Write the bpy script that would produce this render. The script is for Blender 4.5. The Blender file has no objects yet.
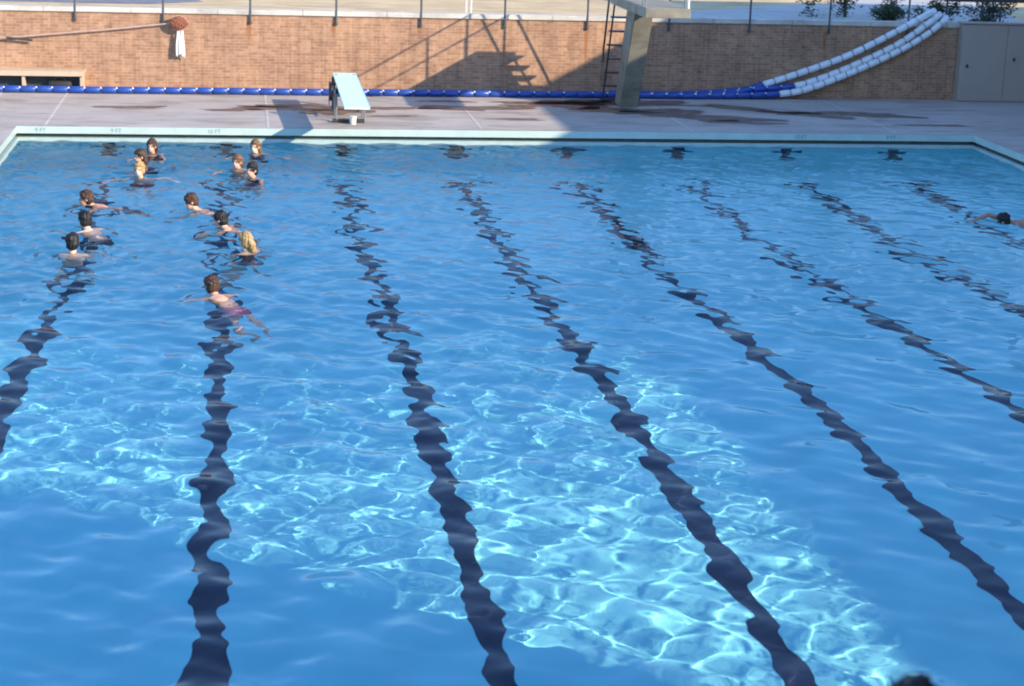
import bpy, bmesh, math, random
import numpy as np
from mathutils import Vector, Matrix
random.seed(7)
sc = bpy.context.scene
C = bpy.context.collection
R = math.radians

# ------------------------------------------------------------------ helpers
def obj(name, bm, m=None, parent=None, smooth=False, loc=None, matrix=None):
    if isinstance(bm, bmesh.types.BMesh):
        me = bpy.data.meshes.new(name); bm.to_mesh(me); bm.free()
    else:
        me = bm
    if smooth:
        me.polygons.foreach_set('use_smooth', [True]*len(me.polygons))
    o = bpy.data.objects.new(name, me); C.objects.link(o)
    if m: 
        me.materials.clear(); me.materials.append(m)
    if parent: o.parent = parent
    if loc: o.location = loc
    return o
def thing(name, label, cat, loc=(0,0,0), rz=0, group=None):
    o = bpy.data.objects.new(name, None); C.objects.link(o)
    o.empty_display_size = .2
    o.location = loc; o.rotation_euler = (0,0,rz)
    return tag(o, label, cat, group)
def tag(o, label, cat, group=None):
    o['label'] = label; o['category'] = cat
    if group: o['group'] = group
    return o
def struct(o, kind='structure'):
    o['kind'] = kind; return o
def box(bm, x0, x1, y0, y1, z0, z1, bev=0):
    r = bmesh.ops.create_cube(bm, size=1.0)
    vs = r['verts']
    for v in vs:
        v.co = Vector(((x0+x1)/2+v.co.x*(x1-x0), (y0+y1)/2+v.co.y*(y1-y0), (z0+z1)/2+v.co.z*(z1-z0)))
    if bev:
        es = list({e for v in vs for e in v.link_edges})
        bmesh.ops.bevel(bm, geom=es, offset=bev, segments=2, affect='EDGES', profile=.5)
def B(*a, bev=0):
    bm = bmesh.new(); box(bm, *a, bev=bev); return bm
def tube(bm, pts, r, n=10, caps=True):
    pts = [Vector(p) for p in pts]
    rs = r if isinstance(r, (list, tuple)) else [r]*len(pts)
    rings = []
    up = None
    for i, p in enumerate(pts):
        d = (pts[min(i+1, len(pts)-1)]-pts[max(i-1, 0)]).normalized()
        if up is None:
            a = Vector((0,0,1)) if abs(d.z) < .9 else Vector((1,0,0))
        else: a = up
        s = d.cross(a).normalized(); up = s.cross(d).normalized()
        rings.append([bm.verts.new(p+(s*math.cos(2*math.pi*k/n)+up*math.sin(2*math.pi*k/n))*rs[i]) for k in range(n)])
    for i in range(len(rings)-1):
        for k in range(n):
            bm.faces.new((rings[i][k], rings[i][(k+1)%n], rings[i+1][(k+1)%n], rings[i+1][k]))
    if caps:
        bm.faces.new(rings[0][::-1]); bm.faces.new(rings[-1])
def T(pts, r, n=10):
    bm = bmesh.new(); tube(bm, pts, r, n); bmesh.ops.recalc_face_normals(bm, faces=bm.faces); return bm
def ell(bm, c, r, rot=None, sub=2):
    q = bmesh.ops.create_icosphere(bm, subdivisions=sub, radius=1.0)
    M = rot.to_matrix() if rot is not None and hasattr(rot,'to_matrix') else (rot or Matrix.Identity(3))
    for v in q['verts']:
        v.co = Vector(c)+M@Vector((v.co.x*r[0], v.co.y*r[1], v.co.z*r[2]))
def sheet(pts, z):
    bm = bmesh.new(); bm.faces.new([bm.verts.new((x, y, z)) for x, y in pts])
    bmesh.ops.recalc_face_normals(bm, faces=bm.faces)
    for f in bm.faces:
        if f.normal.z < 0: f.normal_flip()
    return bm

# ------------------------------------------------------------------ materials
def mat(name, col=(.5,.5,.5), rough=.6, metal=0, noise=0, nscale=8, bump=0, bscale=40, spec=.5):
    m = bpy.data.materials.new(name); m.use_nodes = True
    nt = m.node_tree; b = nt.nodes['Principled BSDF']
    b.inputs['Roughness'].default_value = rough; b.inputs['Metallic'].default_value = metal
    b.inputs['Specular IOR Level'].default_value = spec
    tc = nt.nodes.new('ShaderNodeTexCoord')
    n = nt.nodes.new('ShaderNodeTexNoise'); n.inputs['Scale'].default_value = nscale; n.inputs['Detail'].default_value = 6
    nt.links.new(tc.outputs['Object'], n.inputs['Vector'])
    mix = nt.nodes.new('ShaderNodeMix'); mix.data_type = 'RGBA'
    k = noise
    mix.inputs[6].default_value = (*[c*(1-k) for c in col], 1)
    mix.inputs[7].default_value = (*[min(1, c*(1+k)) for c in col], 1)
    nt.links.new(n.outputs['Fac'], mix.inputs[0]); nt.links.new(mix.outputs[2], b.inputs['Base Color'])
    if bump:
        n2 = nt.nodes.new('ShaderNodeTexNoise'); n2.inputs['Scale'].default_value = bscale; n2.inputs['Detail'].default_value = 4
        nt.links.new(tc.outputs['Object'], n2.inputs['Vector'])
        bp = nt.nodes.new('ShaderNodeBump'); bp.inputs['Strength'].default_value = bump; bp.inputs['Distance'].default_value = .02
        nt.links.new(n2.outputs['Fac'], bp.inputs['Height']); nt.links.new(bp.outputs[0], b.inputs['Normal'])
    return m
def ramp(nt, src, stops):
    r = nt.nodes.new('ShaderNodeValToRGB'); e = r.color_ramp.elements
    e[0].position, e[0].color = stops[0][0], (*stops[0][1], 1)
    e[1].position, e[1].color = stops[-1][0], (*stops[-1][1], 1)
    for p, c in stops[1:-1]:
        x = e.new(p); x.color = (*c, 1)
    nt.links.new(src, r.inputs[0]); return r
def mul(nt, a, b, fac=1.0, mode='MULTIPLY'):
    m = nt.nodes.new('ShaderNodeMix'); m.data_type = 'RGBA'; m.blend_type = mode; m.inputs[0].default_value = fac
    nt.links.new(a, m.inputs[6]); nt.links.new(b, m.inputs[7]); return m.outputs[2]
def noise(nt, vec, scale, detail=6, rough=.55, dist=0):
    n = nt.nodes.new('ShaderNodeTexNoise'); n.inputs['Scale'].default_value = scale; n.inputs['Detail'].default_value = detail
    n.inputs['Roughness'].default_value = rough; n.inputs['Distortion'].default_value = dist
    nt.links.new(vec, n.inputs['Vector']); return n.outputs['Fac']
def mapping(nt, vec, scale=(1,1,1), rot=(0,0,0), loc=(0,0,0)):
    n = nt.nodes.new('ShaderNodeMapping'); n.inputs['Scale'].default_value = scale; n.inputs['Rotation'].default_value = rot
    n.inputs['Location'].default_value = loc
    nt.links.new(vec, n.inputs['Vector']); return n.outputs[0]

def brick_mat():
    m = bpy.data.materials.new('brick'); m.use_nodes = True; nt = m.node_tree; b = nt.nodes['Principled BSDF']
    tc = nt.nodes.new('ShaderNodeTexCoord')
    sep = nt.nodes.new('ShaderNodeSeparateXYZ'); nt.links.new(tc.outputs['Object'], sep.inputs[0])
    add = nt.nodes.new('ShaderNodeMath'); add.operation = 'ADD'
    nt.links.new(sep.outputs[0], add.inputs[0]); nt.links.new(sep.outputs[1], add.inputs[1])
    cmb = nt.nodes.new('ShaderNodeCombineXYZ'); nt.links.new(add.outputs[0], cmb.inputs[0]); nt.links.new(sep.outputs[2], cmb.inputs[1])
    br = nt.nodes.new('ShaderNodeTexBrick'); nt.links.new(cmb.outputs[0], br.inputs['Vector'])
    br.inputs['Scale'].default_value = 1; br.inputs['Brick Width'].default_value = .21; br.inputs['Row Height'].default_value = .072
    br.inputs['Mortar Size'].default_value = .006; br.inputs['Bias'].default_value = -.1
    br.inputs['Color1'].default_value = (.32, .175, .105, 1); br.inputs['Color2'].default_value = (.43, .265, .16, 1)
    br.inputs['Mortar'].default_value = (.42, .30, .205, 1)
    big = ramp(nt, noise(nt, mapping(nt, cmb.outputs[0], (1.5, .8, 1)), 1.2, 8, .65), [(.3, (.78,.74,.74)), (.5, (.98,.95,.94)), (.7, (1.2,1.15,1.12))])
    streak = ramp(nt, noise(nt, mapping(nt, cmb.outputs[0], (5, .35, 1)), 1.5, 7, .7), [(.32, (.72,.68,.66)), (.5, (1,1,1)), (.75, (1.1,1.08,1.05))])
    col = mul(nt, mul(nt, br.outputs['Color'], big.outputs[0]), streak.outputs[0])
    blot = ramp(nt, noise(nt, cmb.outputs[0], 9, 5, .7), [(.34, (.86,.83,.83)), (.5, (1,1,1)), (.68, (1.1,1.1,1.1))])
    col = mul(nt, col, blot.outputs[0])
    nt.links.new(col, b.inputs['Base Color']); b.inputs['Roughness'].default_value = .9
    bp = nt.nodes.new('ShaderNodeBump'); bp.inputs['Strength'].default_value = .5; bp.inputs['Distance'].default_value = .01
    nt.links.new(br.outputs['Fac'], bp.inputs['Height']); bp.invert = True; nt.links.new(bp.outputs[0], b.inputs['Normal'])
    return m
def concrete_mat(name, c0, c1, stain=.0, scale=.6):
    m = bpy.data.materials.new(name); m.use_nodes = True; nt = m.node_tree; b = nt.nodes['Principled BSDF']
    tc = nt.nodes.new('ShaderNodeTexCoord'); v = tc.outputs['Object']
    a = ramp(nt, noise(nt, v, scale, 8, .65), [(.35, c0), (.65, c1)])
    d = ramp(nt, noise(nt, mapping(nt, v, (.5, 1.6, 1)), 1.3, 8, .7, .6), [(.36, (.72,.68,.66)), (.5, (.98,.97,.97)), (.7, (1.06,1.06,1.06))])
    f = ramp(nt, noise(nt, v, 60, 3), [(.3, (.86,.86,.86)), (.7, (1.08,1.08,1.08))])
    col = mul(nt, mul(nt, a.outputs[0], d.outputs[0]), f.outputs[0])
    nt.links.new(col, b.inputs['Base Color']); b.inputs['Roughness'].default_value = .8
    bp = nt.nodes.new('ShaderNodeBump'); bp.inputs['Strength'].default_value = .3; bp.inputs['Distance'].default_value = .01
    nt.links.new(noise(nt, v, 90, 3), bp.inputs['Height']); nt.links.new(bp.outputs[0], b.inputs['Normal'])
    return m
M = {}
M['brick'] = brick_mat()
M['deck'] = concrete_mat('deck_concrete', (.40,.345,.295), (.49,.43,.37))
M['concrete'] = concrete_mat('pale_concrete', (.50,.47,.41), (.62,.58,.50), scale=2)
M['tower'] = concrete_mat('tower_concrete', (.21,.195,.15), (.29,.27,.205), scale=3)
M['earth'] = concrete_mat('dry_earth', (.54,.39,.19), (.68,.50,.27), scale=.9)
M['asphalt'] = concrete_mat('asphalt', (.16,.16,.18), (.22,.22,.24), scale=2)
M['path'] = concrete_mat('pale_path', (.44,.42,.40), (.52,.50,.47), scale=2)
M['tile'] = mat('turquoise_tile', (.45,.565,.515), .35, noise=.18, nscale=3)
M['grime'] = mat('gutter_grime', (.09,.11,.09), .8, noise=.5, nscale=6)
M['lip'] = mat('gutter_lip', (.38,.50,.48), .4, noise=.2, nscale=5)
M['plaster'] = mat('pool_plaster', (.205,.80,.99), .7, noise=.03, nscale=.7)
# pool paint: paler colour towards the deep end replaces missing sunlight, a little worn
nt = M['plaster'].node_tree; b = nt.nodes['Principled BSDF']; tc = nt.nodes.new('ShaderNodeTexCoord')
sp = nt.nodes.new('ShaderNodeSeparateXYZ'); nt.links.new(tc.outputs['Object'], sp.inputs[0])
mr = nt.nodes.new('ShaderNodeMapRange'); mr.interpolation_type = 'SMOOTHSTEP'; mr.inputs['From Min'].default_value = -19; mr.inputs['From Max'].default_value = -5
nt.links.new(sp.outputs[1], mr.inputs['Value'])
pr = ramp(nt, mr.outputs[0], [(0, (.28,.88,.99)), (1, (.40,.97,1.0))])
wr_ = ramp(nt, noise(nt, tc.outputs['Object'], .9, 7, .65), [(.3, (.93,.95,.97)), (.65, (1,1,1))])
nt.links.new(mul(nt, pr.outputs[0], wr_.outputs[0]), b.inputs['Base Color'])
M['line'] = mat('lane_line_tile', (.012,.02,.06), .5, noise=.3, nscale=3)
M['bluefloat'] = mat('blue_plastic', (.018,.065,.30), .35, noise=.2, nscale=9)
M['whitefloat'] = mat('white_plastic', (.72,.76,.78), .4, noise=.1, nscale=9)
M['board'] = mat('turquoise_board', (.62,.86,.74), .55, noise=.04, nscale=12, bump=.2, bscale=120)
M['boardside'] = mat('board_edge', (.45,.55,.52), .5)
M['steel'] = mat('grey_steel', (.22,.24,.26), .45, metal=.6, noise=.2)
M['darksteel'] = mat('dark_steel', (.05,.055,.06), .5, metal=.3, noise=.2)
M['postpaint'] = mat('post_paint', (.07,.08,.09), .5, metal=.2, noise=.3)
M['whitepaint'] = mat('white_paint', (.72,.72,.70), .5, noise=.08)
M['beige'] = mat('beige_panel', (.37,.315,.27), .6, noise=.1, nscale=1.5)
M['wood'] = mat('pale_wood', (.52,.40,.28), .7, noise=.2, nscale=6)
M['towel'] = mat('white_towel', (.82,.82,.80), .95, noise=.05, bump=.6, bscale=160)
M['net'] = mat('brown_mesh', (.22,.08,.045), .9, noise=.5, nscale=20)
M['pole'] = mat('pole_paint', (.45,.33,.28), .5, noise=.25, nscale=4)
M['leaf'] = mat('leaf', (.035,.055,.02), .7, noise=.6, nscale=5)
M['bark'] = mat('bark', (.10,.075,.05), .9, noise=.4)
M['black'] = mat('dark_rubber', (.02,.02,.022), .7)
M['numeral'] = mat('numeral_paint', (.16,.27,.28), .6)
M['glass'] = mat('window_glass', (.03,.04,.05), .1)
M['stain'] = None

# ------------------------------------------------------------------ sun, sky, camera
AZ, EL = R(40), R(23.5)
to_sun = Vector((math.cos(AZ)*math.cos(EL), -math.sin(AZ)*math.cos(EL), math.sin(EL)))
w = bpy.data.worlds.new('World'); sc.world = w; w.use_nodes = True
nt = w.node_tree
sky = nt.nodes.new('ShaderNodeTexSky'); sky.sky_type = 'NISHITA'; sky.sun_disc = False
sky.sun_elevation = EL; sky.sun_rotation = math.atan2(to_sun.x, to_sun.y)
sky.air_density = 1.0; sky.dust_density = .3; sky.ozone_density = 3.5
tint = nt.nodes.new('ShaderNodeMix'); tint.data_type = 'RGBA'; tint.blend_type = 'MULTIPLY'; tint.inputs[0].default_value = 1
tint.inputs[7].default_value = (.90, 1.0, 1.14, 1)
nt.links.new(sky.outputs[0], tint.inputs[6]); nt.links.new(tint.outputs[2], nt.nodes['Background'].inputs['Color'])
nt.nodes['Background'].inputs['Strength'].default_value = .15
ld = bpy.data.lights.new('sun', 'SUN'); ld.energy = 3.2; ld.angle = R(.5); ld.color = (1.0, .85, .64)
lo = bpy.data.objects.new('sun', ld); C.objects.link(lo); lo.location = to_sun*60
lo.rotation_euler = to_sun.to_track_quat('Z', 'Y').to_euler()
ld.cycles.is_caustics_light = True

cd = bpy.data.cameras.new('camera'); cam = bpy.data.objects.new('camera', cd); C.objects.link(cam); sc.camera = cam
F = 1850.0
cd.sensor_width = 36; cd.lens = F/1024*36; cd.clip_start = .1; cd.clip_end = 4000
yaw, pit, rol = .14917, .25879, .03132
fw = Vector((math.sin(yaw)*math.cos(pit), math.cos(yaw)*math.cos(pit), -math.sin(pit)))
r0 = Vector((math.cos(yaw), -math.sin(yaw), 0)); u0 = r0.cross(fw)
rr = math.cos(rol)*r0+math.sin(rol)*u0; uu = rr.cross(fw)
mw = Matrix(((rr.x, uu.x, -fw.x), (rr.y, uu.y, -fw.y), (rr.z, uu.z, -fw.z)))
cd.dof.use_dof = True; cd.dof.focus_distance = 27; cd.dof.aperture_fstop = 2.2
cam.location = (4.5536, -38.693, 5.992); cam.rotation_euler = mw.to_euler()

# ------------------------------------------------------------------ pool
W, NEAR, G = 20.5, -28.0, .30
def depth(y):   # depth of the floor by distance from the far wall
    return float(np.interp(-y, [0, 6.5, 17.0, 28.0], [3.1, 3.0, 1.25, 1.15]))
ys = list(np.linspace(0, NEAR, 57))
bm = bmesh.new()
L_, R_ = [], []
for y in ys:
    L_.append(bm.verts.new((0, y, -depth(y)))); R_.append(bm.verts.new((W, y, -depth(y))))
TL = [bm.verts.new((0, y, .0)) for y in ys]; TR = [bm.verts.new((W, y, .0)) for y in ys]
for i in range(len(ys)-1):
    bm.faces.new((L_[i], L_[i+1], R_[i+1], R_[i]))
    bm.faces.new((TL[i], TL[i+1], L_[i+1], L_[i])); bm.faces.new((R_[i], R_[i+1], TR[i+1], TR[i]))
bm.faces.new((TL[0], L_[0], R_[0], TR[0])); bm.faces.new((L_[-1], TL[-1], TR[-1], R_[-1]))
DEEPY = -13.0
bm2 = bm.copy()
bmesh.ops.delete(bm, geom=[f for f in bm.faces if f.calc_center_median().y > DEEPY and abs(f.normal.y) < .99], context='FACES')
bmesh.ops.delete(bm, geom=[f for f in bm.faces if f.calc_center_median().y > DEEPY], context='FACES')
bmesh.ops.delete(bm2, geom=[f for f in bm2.faces if f.calc_center_median().y <= DEEPY], context='FACES')
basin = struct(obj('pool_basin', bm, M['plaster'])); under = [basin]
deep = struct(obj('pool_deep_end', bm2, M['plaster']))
# lane lines painted on the floor, wall targets
X0, S = 1.83, 2.4065
bm = bmesh.new()
def floor_strip(x0, x1, y0, y1):
    n = max(1, round(abs(y1-y0)/.5)); prev = None
    for i in range(n+1):
        y = y0+(y1-y0)*i/n; z = -depth(y)+.005
        a, b = bm.verts.new((x0, y, z)), bm.verts.new((x1, y, z))
        if prev: bm.faces.new((prev[0], a, b, prev[1]))
        prev = (a, b)
for k in range(8):
    x = X0+k*S
    floor_strip(x-.13, x+.13, -1.5, NEAR+1.5)
    floor_strip(x-.42, x+.42, -1.22, -1.496)
bmesh.ops.recalc_face_normals(bm, faces=bm.faces)
ll = struct(obj('lane_lines', bm, M['line'])); under.append(ll)
bm = bmesh.new()
for k in range(8):
    x = X0+k*S
    box(bm, x-.13, x+.13, -.006, .02, -1.6, -.18); box(bm, x-.34, x-.132, -.006, .02, -.72, -.47); box(bm, x+.132, x+.34, -.006, .02, -.72, -.47)
tg = struct(obj('wall_targets', bm, M['line'])); under.append(tg)

# gutter: tiled face, dark slot, lip, on the four sides
def gutter_side(name, a, b, c, d, m, z0, z1, off, dep):
    # runs around the pool, the visible face pushed 'off' into the pool
    bm = bmesh.new()
    box(bm, -dep, W+dep, -off, dep, z0, z1)                     # far
    box(bm, -dep, off, NEAR+off, -off-.002, z0, z1)             # left
    box(bm, W-off, W+dep, NEAR+off, -off-.002, z0, z1)          # right
    box(bm, -dep, W+dep, NEAR-dep, NEAR+off-.002, z0, z1)       # near
    return bm
o = struct(obj('pool_edge_tiles', gutter_side('', 0,0,0,0, None, .15, .297, .0, .12), M['tile']))
o = struct(obj('gutter_channel', gutter_side('', 0,0,0,0, None, -.02, .149, -.10, .12), M['grime']))
o = struct(obj('gutter_lip', gutter_side('', 0,0,0,0, None, -.10, .072, .03, .05), M['lip'])); under.append(o)

# deck as four strips round the basin
bm = bmesh.new()
for (x0, x1, y0, y1) in ((-60, 90, 0, 6.0), (-60, 0, NEAR, 0), (W, 90, NEAR, 0), (-60, 90, -120, NEAR)):
    bm.faces.new([bm.verts.new(p) for p in ((x0,y0,.3),(x1,y0,.3),(x1,y1,.3),(x0,y1,.3))])
struct(obj('pool_deck', bm, M['deck']))
# deck joints
bm = bmesh.new()
for x in [-9.2, -4.4, .55, 5.1, 9.6, 14.2, 18.8]:
    box(bm, x-.025, x+.025, .16, 5.99, .296, .304)
# mitre joint by the left corner
box(bm, -.95, -.90, -25, 5.7, .296, .3045)
struct(obj('deck_joints', bm, M['concrete']))

# ------------------------------------------------------------------ water
def waves(X, Y):
    rng = np.random.RandomState(11)
    H = np.zeros_like(X)
    for i in range(90):
        lam = .33*(4.5**rng.rand())
        th = rng.normal(R(75), R(50)) if rng.rand() < .75 else rng.rand()*2*math.pi
        k = 2*math.pi/lam; ph = rng.rand()*2*math.pi
        sl = .0148*(lam/.55)**.0*(.5+rng.rand())*(.75 if lam < .36 else 1)
        H += sl/k*np.sin(k*(math.cos(th)*X+math.sin(th)*Y)+ph)
    for i in range(24):
        lam = .17*(2.3**rng.rand()); th = rng.normal(R(80), R(45)); k = 2*math.pi/lam
        H += np.interp(Y, [-28, -18, -11, 0], [.0095, .0125, .027, .032])*(.5+rng.rand())/k*np.sin(k*(math.cos(th)*X+math.sin(th)*Y)+rng.rand()*6.28)
    # patches of calmer and livelier water
    A = .85+.3*np.sin(X*.55+1.2*np.sin(Y*.31+.5))*np.sin(Y*.42+1.1*np.sin(X*.37+2))
    A *= np.interp(Y, [-28, -22, -15, -8, 0], [.9, 1.0, 1.0, .8, .7])
    return H*A
SW = []   # swimmers (x, y) send rings out
def rings(X, Y):
    H = np.zeros_like(X)
    for (sx, sy, a) in SW:
        d = np.hypot(X-sx, Y-sy)
        H += a*.014*np.sin(2*math.pi*d/.42+sx*7)*np.exp(-((d-.45)/.55)**2)
    return H
swim_spots = [(2.79,-2.09),(2.63,-3.27),(2.7,-4.58),(4.47,-3.42),(4.83,-2.0),(4.73,-4.94),(1.93,-7.59),(2.06,-9.42),(2.03,-11.19),(3.68,-7.65),(4.2,-9.56),(4.6,-11.55),(4.14,-13.94),(17.92,-8.16)]
SW = [(x, y, 1.0) for x, y in swim_spots]
def water_surface():
    e = .04
    nx = int((W+2*e)/.042); ny = int((-NEAR+2*e)/.046)
    gx = np.linspace(-e, W+e, nx); gy = np.linspace(e, NEAR-e, ny)
    X, Y = np.meshgrid(gx, gy)
    Z = waves(X, Y)+rings(X, Y)
    n = nx*ny
    co = np.empty((n+8, 3)); co[:n,0] = X.ravel(); co[:n,1] = Y.ravel(); co[:n,2] = Z.ravel()
    idx = np.arange(n).reshape(ny, nx)
    q = np.stack([idx[:-1,:-1], idx[1:,:-1], idx[1:,1:], idx[:-1,1:]], -1).reshape(-1, 4)
    loops = [q]
    # skirt and bottom close the body of water; they lie inside the ground, past the basin walls
    zb = -4.0
    border = list(idx[0,:])+list(idx[1:,-1])+list(idx[-1,-2::-1])+list(idx[-2:0:-1,0])
    nb = len(border); low = np.array([[co[i,0], co[i,1], zb] for i in border])
    co = np.vstack([co[:n], low])
    sk = np.array([[border[i], border[(i+1)%nb], n+(i+1)%nb, n+i] for i in range(nb)])
    q = np.vstack([q, sk])
    me = bpy.data.meshes.new('pool_water')
    me.vertices.add(len(co)); me.vertices.foreach_set('co', co.ravel())
    nl = len(q)*4+nb
    me.loops.add(nl); me.polygons.add(len(q)+1)
    li = np.concatenate([q.ravel(), np.arange(n, n+nb)[::-1]]).astype(np.int32)
    me.loops.foreach_set('vertex_index', li)
    st = np.concatenate([np.arange(len(q))*4, [len(q)*4]]).astype(np.int32)
    me.polygons.foreach_set('loop_start', st)
    sm = np.ones(len(q)+1, bool); sm[-1] = False
    sm[len(q)-nb:] = False
    me.polygons.foreach_set('use_smooth', sm)
    me.update(calc_edges=True); me.validate()
    m = bpy.data.materials.new('water'); m.use_nodes = True; nt = m.node_tree
    nt.nodes.remove(nt.nodes['Principled BSDF'])
    rf = nt.nodes.new('ShaderNodeBsdfRefraction'); rf.inputs['IOR'].default_value = 1.33; rf.inputs['Roughness'].default_value = 0
    gl = nt.nodes.new('ShaderNodeBsdfGlossy'); gl.inputs['Roughness'].default_value = 0
    fr = nt.nodes.new('ShaderNodeFresnel'); fr.inputs['IOR'].default_value = 1.33
    fm = nt.nodes.new('ShaderNodeMath'); fm.operation = 'MULTIPLY'; fm.inputs[1].default_value = .5; nt.links.new(fr.outputs[0], fm.inputs[0])
    g = nt.nodes.new('ShaderNodeMixShader'); nt.links.new(fm.outputs[0], g.inputs[0]); nt.links.new(rf.outputs[0], g.inputs[1]); nt.links.new(gl.outputs[0], g.inputs[2])
    out = nt.nodes['Material Output']; nt.links.new(g.outputs[0], out.inputs['Surface'])
    va = nt.nodes.new('ShaderNodeVolumeAbsorption'); va.inputs['Color'].default_value = (.18, .80, .97, 1); va.inputs['Density'].default_value = WD
    pass
    o = obj('pool_water', me, m); struct(o); o.cycles.is_caustics_caster = True
    return o
WD = .28
water = water_surface()

for o in under: o.cycles.is_caustics_receiver = True
# ------------------------------------------------------------------ ground and terrace behind the wall
bm = bmesh.new()
for a in ((-1500, 1500, 6.24, 1500),):
    bm.faces.new([bm.verts.new(p) for p in ((a[0],a[2],2.10),(a[1],a[2],2.10),(a[1],a[3],2.10),(a[0],a[3],2.10))])
struct(obj('upper_ground', bm, M['earth']))
struct(obj('ground', sheet([(-2000,-2000),(2000,-2000),(2000,6.1),(-2000,6.1)], -6.0), M['earth']))
struct(obj('service_road', sheet([(-60,8.0),(2.3,8.6),(3.6,9.6),(3.0,12),(1.5,40),(-60,60)], 2.106), M['asphalt']))
struct(obj('footpath', sheet([(13.5,7.2),(15.2,8.3),(16.6,9.7),(18.6,11.5),(21.2,13.2),(24,18),(29,26),(33,26),(27,15),(25,9),(25,6.3),(19,6.3),(13.0,6.6)], 2.108), M['path']))

# ------------------------------------------------------------------ brick wall with coping
t = thing('brick_wall', 'long orange brick retaining wall behind the pool with pale coping', 'wall', (0, 6, .3))
bm = bmesh.new(); box(bm, -40, 25, 0, .25, 0, 1.81); obj('brickwork', bm, M['brick'], t)
bm = bmesh.new()
x = -40
while x < 25:
    box(bm, x+.004, x+1.996, -.045, .30, 1.81, 1.925, bev=.008); x += 2
bmesh.ops.delete(bm, geom=[v for v in bm.verts if v.co.x > 25.01], context='VERTS')
obj('coping', bm, M['concrete'], t)
# rust runs below some posts: thin mineral stains with irregular outline
m = bpy.data.materials.new('rust_run'); m.use_nodes = True; nt = m.node_tree; b = nt.nodes['Principled BSDF']
tc = nt.nodes.new('ShaderNodeTexCoord')
b.inputs['Base Color'].default_value = (.42,.16,.05,1); b.inputs['Roughness'].default_value = .9
sp = nt.nodes.new('ShaderNodeSeparateXYZ'); nt.links.new(tc.outputs['Generated'], sp.inputs[0])
def mth(op, a, b_=None):
    n = nt.nodes.new('ShaderNodeMath'); n.operation = op
    for i, v in enumerate((a, b_)):
        if v is None: continue
        if isinstance(v, (int, float)): n.inputs[i].default_value = v
        else: nt.links.new(v, n.inputs[i])
    return n.outputs[0]
ax = mth('SUBTRACT', 1.0, mth('MULTIPLY', mth('ABSOLUTE', mth('SUBTRACT', sp.outputs[0], .5)), 2.0))
al = mth('MINIMUM', .85, mth('MULTIPLY', mth('MULTIPLY', ax, sp.outputs[2]), mth('MULTIPLY', noise(nt, mapping(nt, tc.outputs['Object'], (30,1,3)), 1.0), 2.2)))
nt.links.new(al, b.inputs['Alpha'])
for (x, h, wd) in ((12.86, 1.0, .12), (4.74, .6, .14), (18.87, .6, .10), (6.74, .4, .12), (8.79, .35, .1)):
    bm = bmesh.new(); z1 = 1.65
    bm.faces.new([bm.verts.new(p) for p in ((x-wd/2,-.004,z1-h),(x+wd/2,-.004,z1-h),(x+wd/2,-.004,z1),(x-wd/2,-.004,z1))])
    obj('rust_stain', bm, m, t)

# ------------------------------------------------------------------ railing on the wall
t = thing('railing', 'thin dark steel post railing fixed to the face of the brick wall', 'railing', (.72, 5.96, 1.9))
for k in range(-8, 12):
    x = 2.0*k + (k*.025)
    if x+.72 > 22.3: continue
    o = obj('post', T([(x,0,0.02),(x,0,1.22)], .026, 8), M['postpaint'], t)
    obj('bracket', B(x-.032,x+.032,-.012,.03,.0,.07), M['postpaint'], o)
obj('top_rail', T([(-16.4,0,1.22),(21.3,0,1.22)], .022, 8), M['postpaint'], t)

# ------------------------------------------------------------------ bench against the wall
t = thing('bench', 'long low pale wooden bench against the brick wall at the far left', 'bench', (-1.2, 5.72, .3))
bm = bmesh.new()
for y0 in (-.20, -.005, .19): box(bm, -2.4, 2.13, y0-.0, y0+.185, .43, .475, bev=.005)
obj('seat', bm, M['wood'], t)
obj('apron', B(-2.38,2.11,-.235,-.203,.36,.475,bev=.004), M['wood'], t)
for x in (-2.3, -.8, .74, 2.06): obj('leg', B(x-.035,x+.035,-.19,.36-.0,.0,.43,bev=.004), M['wood'], t)
obj('shade_panel', B(-2.36,2.02,.10,.13,.0,.43), M['darksteel'], t)  # dark panel added below the seat to stand for the shade there
bg = thing('sports_bag', 'small dark bag stowed under the bench by the brick wall', 'bag', (.35, 5.72, .3))
bm = bmesh.new(); box(bm, -.28,.28,-.13,.13,.0,.24,bev=.07); obj('bag_body', bm, M['black'], bg, smooth=True)
obj('handle', T([(-.14,0,.23),(-.08,0,.31),(.08,0,.31),(.14,0,.23)], .012, 6), M['steel'], bg)

# ------------------------------------------------------------------ pole with mesh net, towel
t = thing('skimmer_net', 'long thin pole with a round brown mesh net hung along the brick wall', 'pool net', (3.1, 5.9, 1.9))
obj('pole', T([(-6.5,0,-.72),(-3.4,0,-.355),(-1.5,0,-.17),(-.22,0,-.02)], .017, 8), M['pole'], t)
bm = bmesh.new()
ell(bm, (0,-.05,0), (.225,.09,.165), sub=4)
for v in bm.verts:
    n_ = random.Random(int(v.co.x*999)*31+int(v.co.z*999)).uniform(-.012,.012); v.co += v.co.normalized()*n_
obj('net_bag', bm, M['net'], t, smooth=False)
bm = bmesh.new()
pts = [(.21*math.cos(a), -.06, .165*math.sin(a)) for a in np.linspace(0, 2*math.pi, 25)]
tube(bm, pts, .012, 6, caps=False); obj('hoop', bm, M['pole'], t)
t = thing('short_pole', 'end of a dark pole below the long net pole at far left', 'pole', (-1.6, 5.88, 1.0))
obj('shaft', T([(-2.5,0,.75),(-.3,0,.57),(1.32,0,.445)], .018, 8), M['pole'], t)
obj('grip', T([(.75,0,.49),(1.34,0,.443)], .026, 8), M['darksteel'], t)
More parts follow.
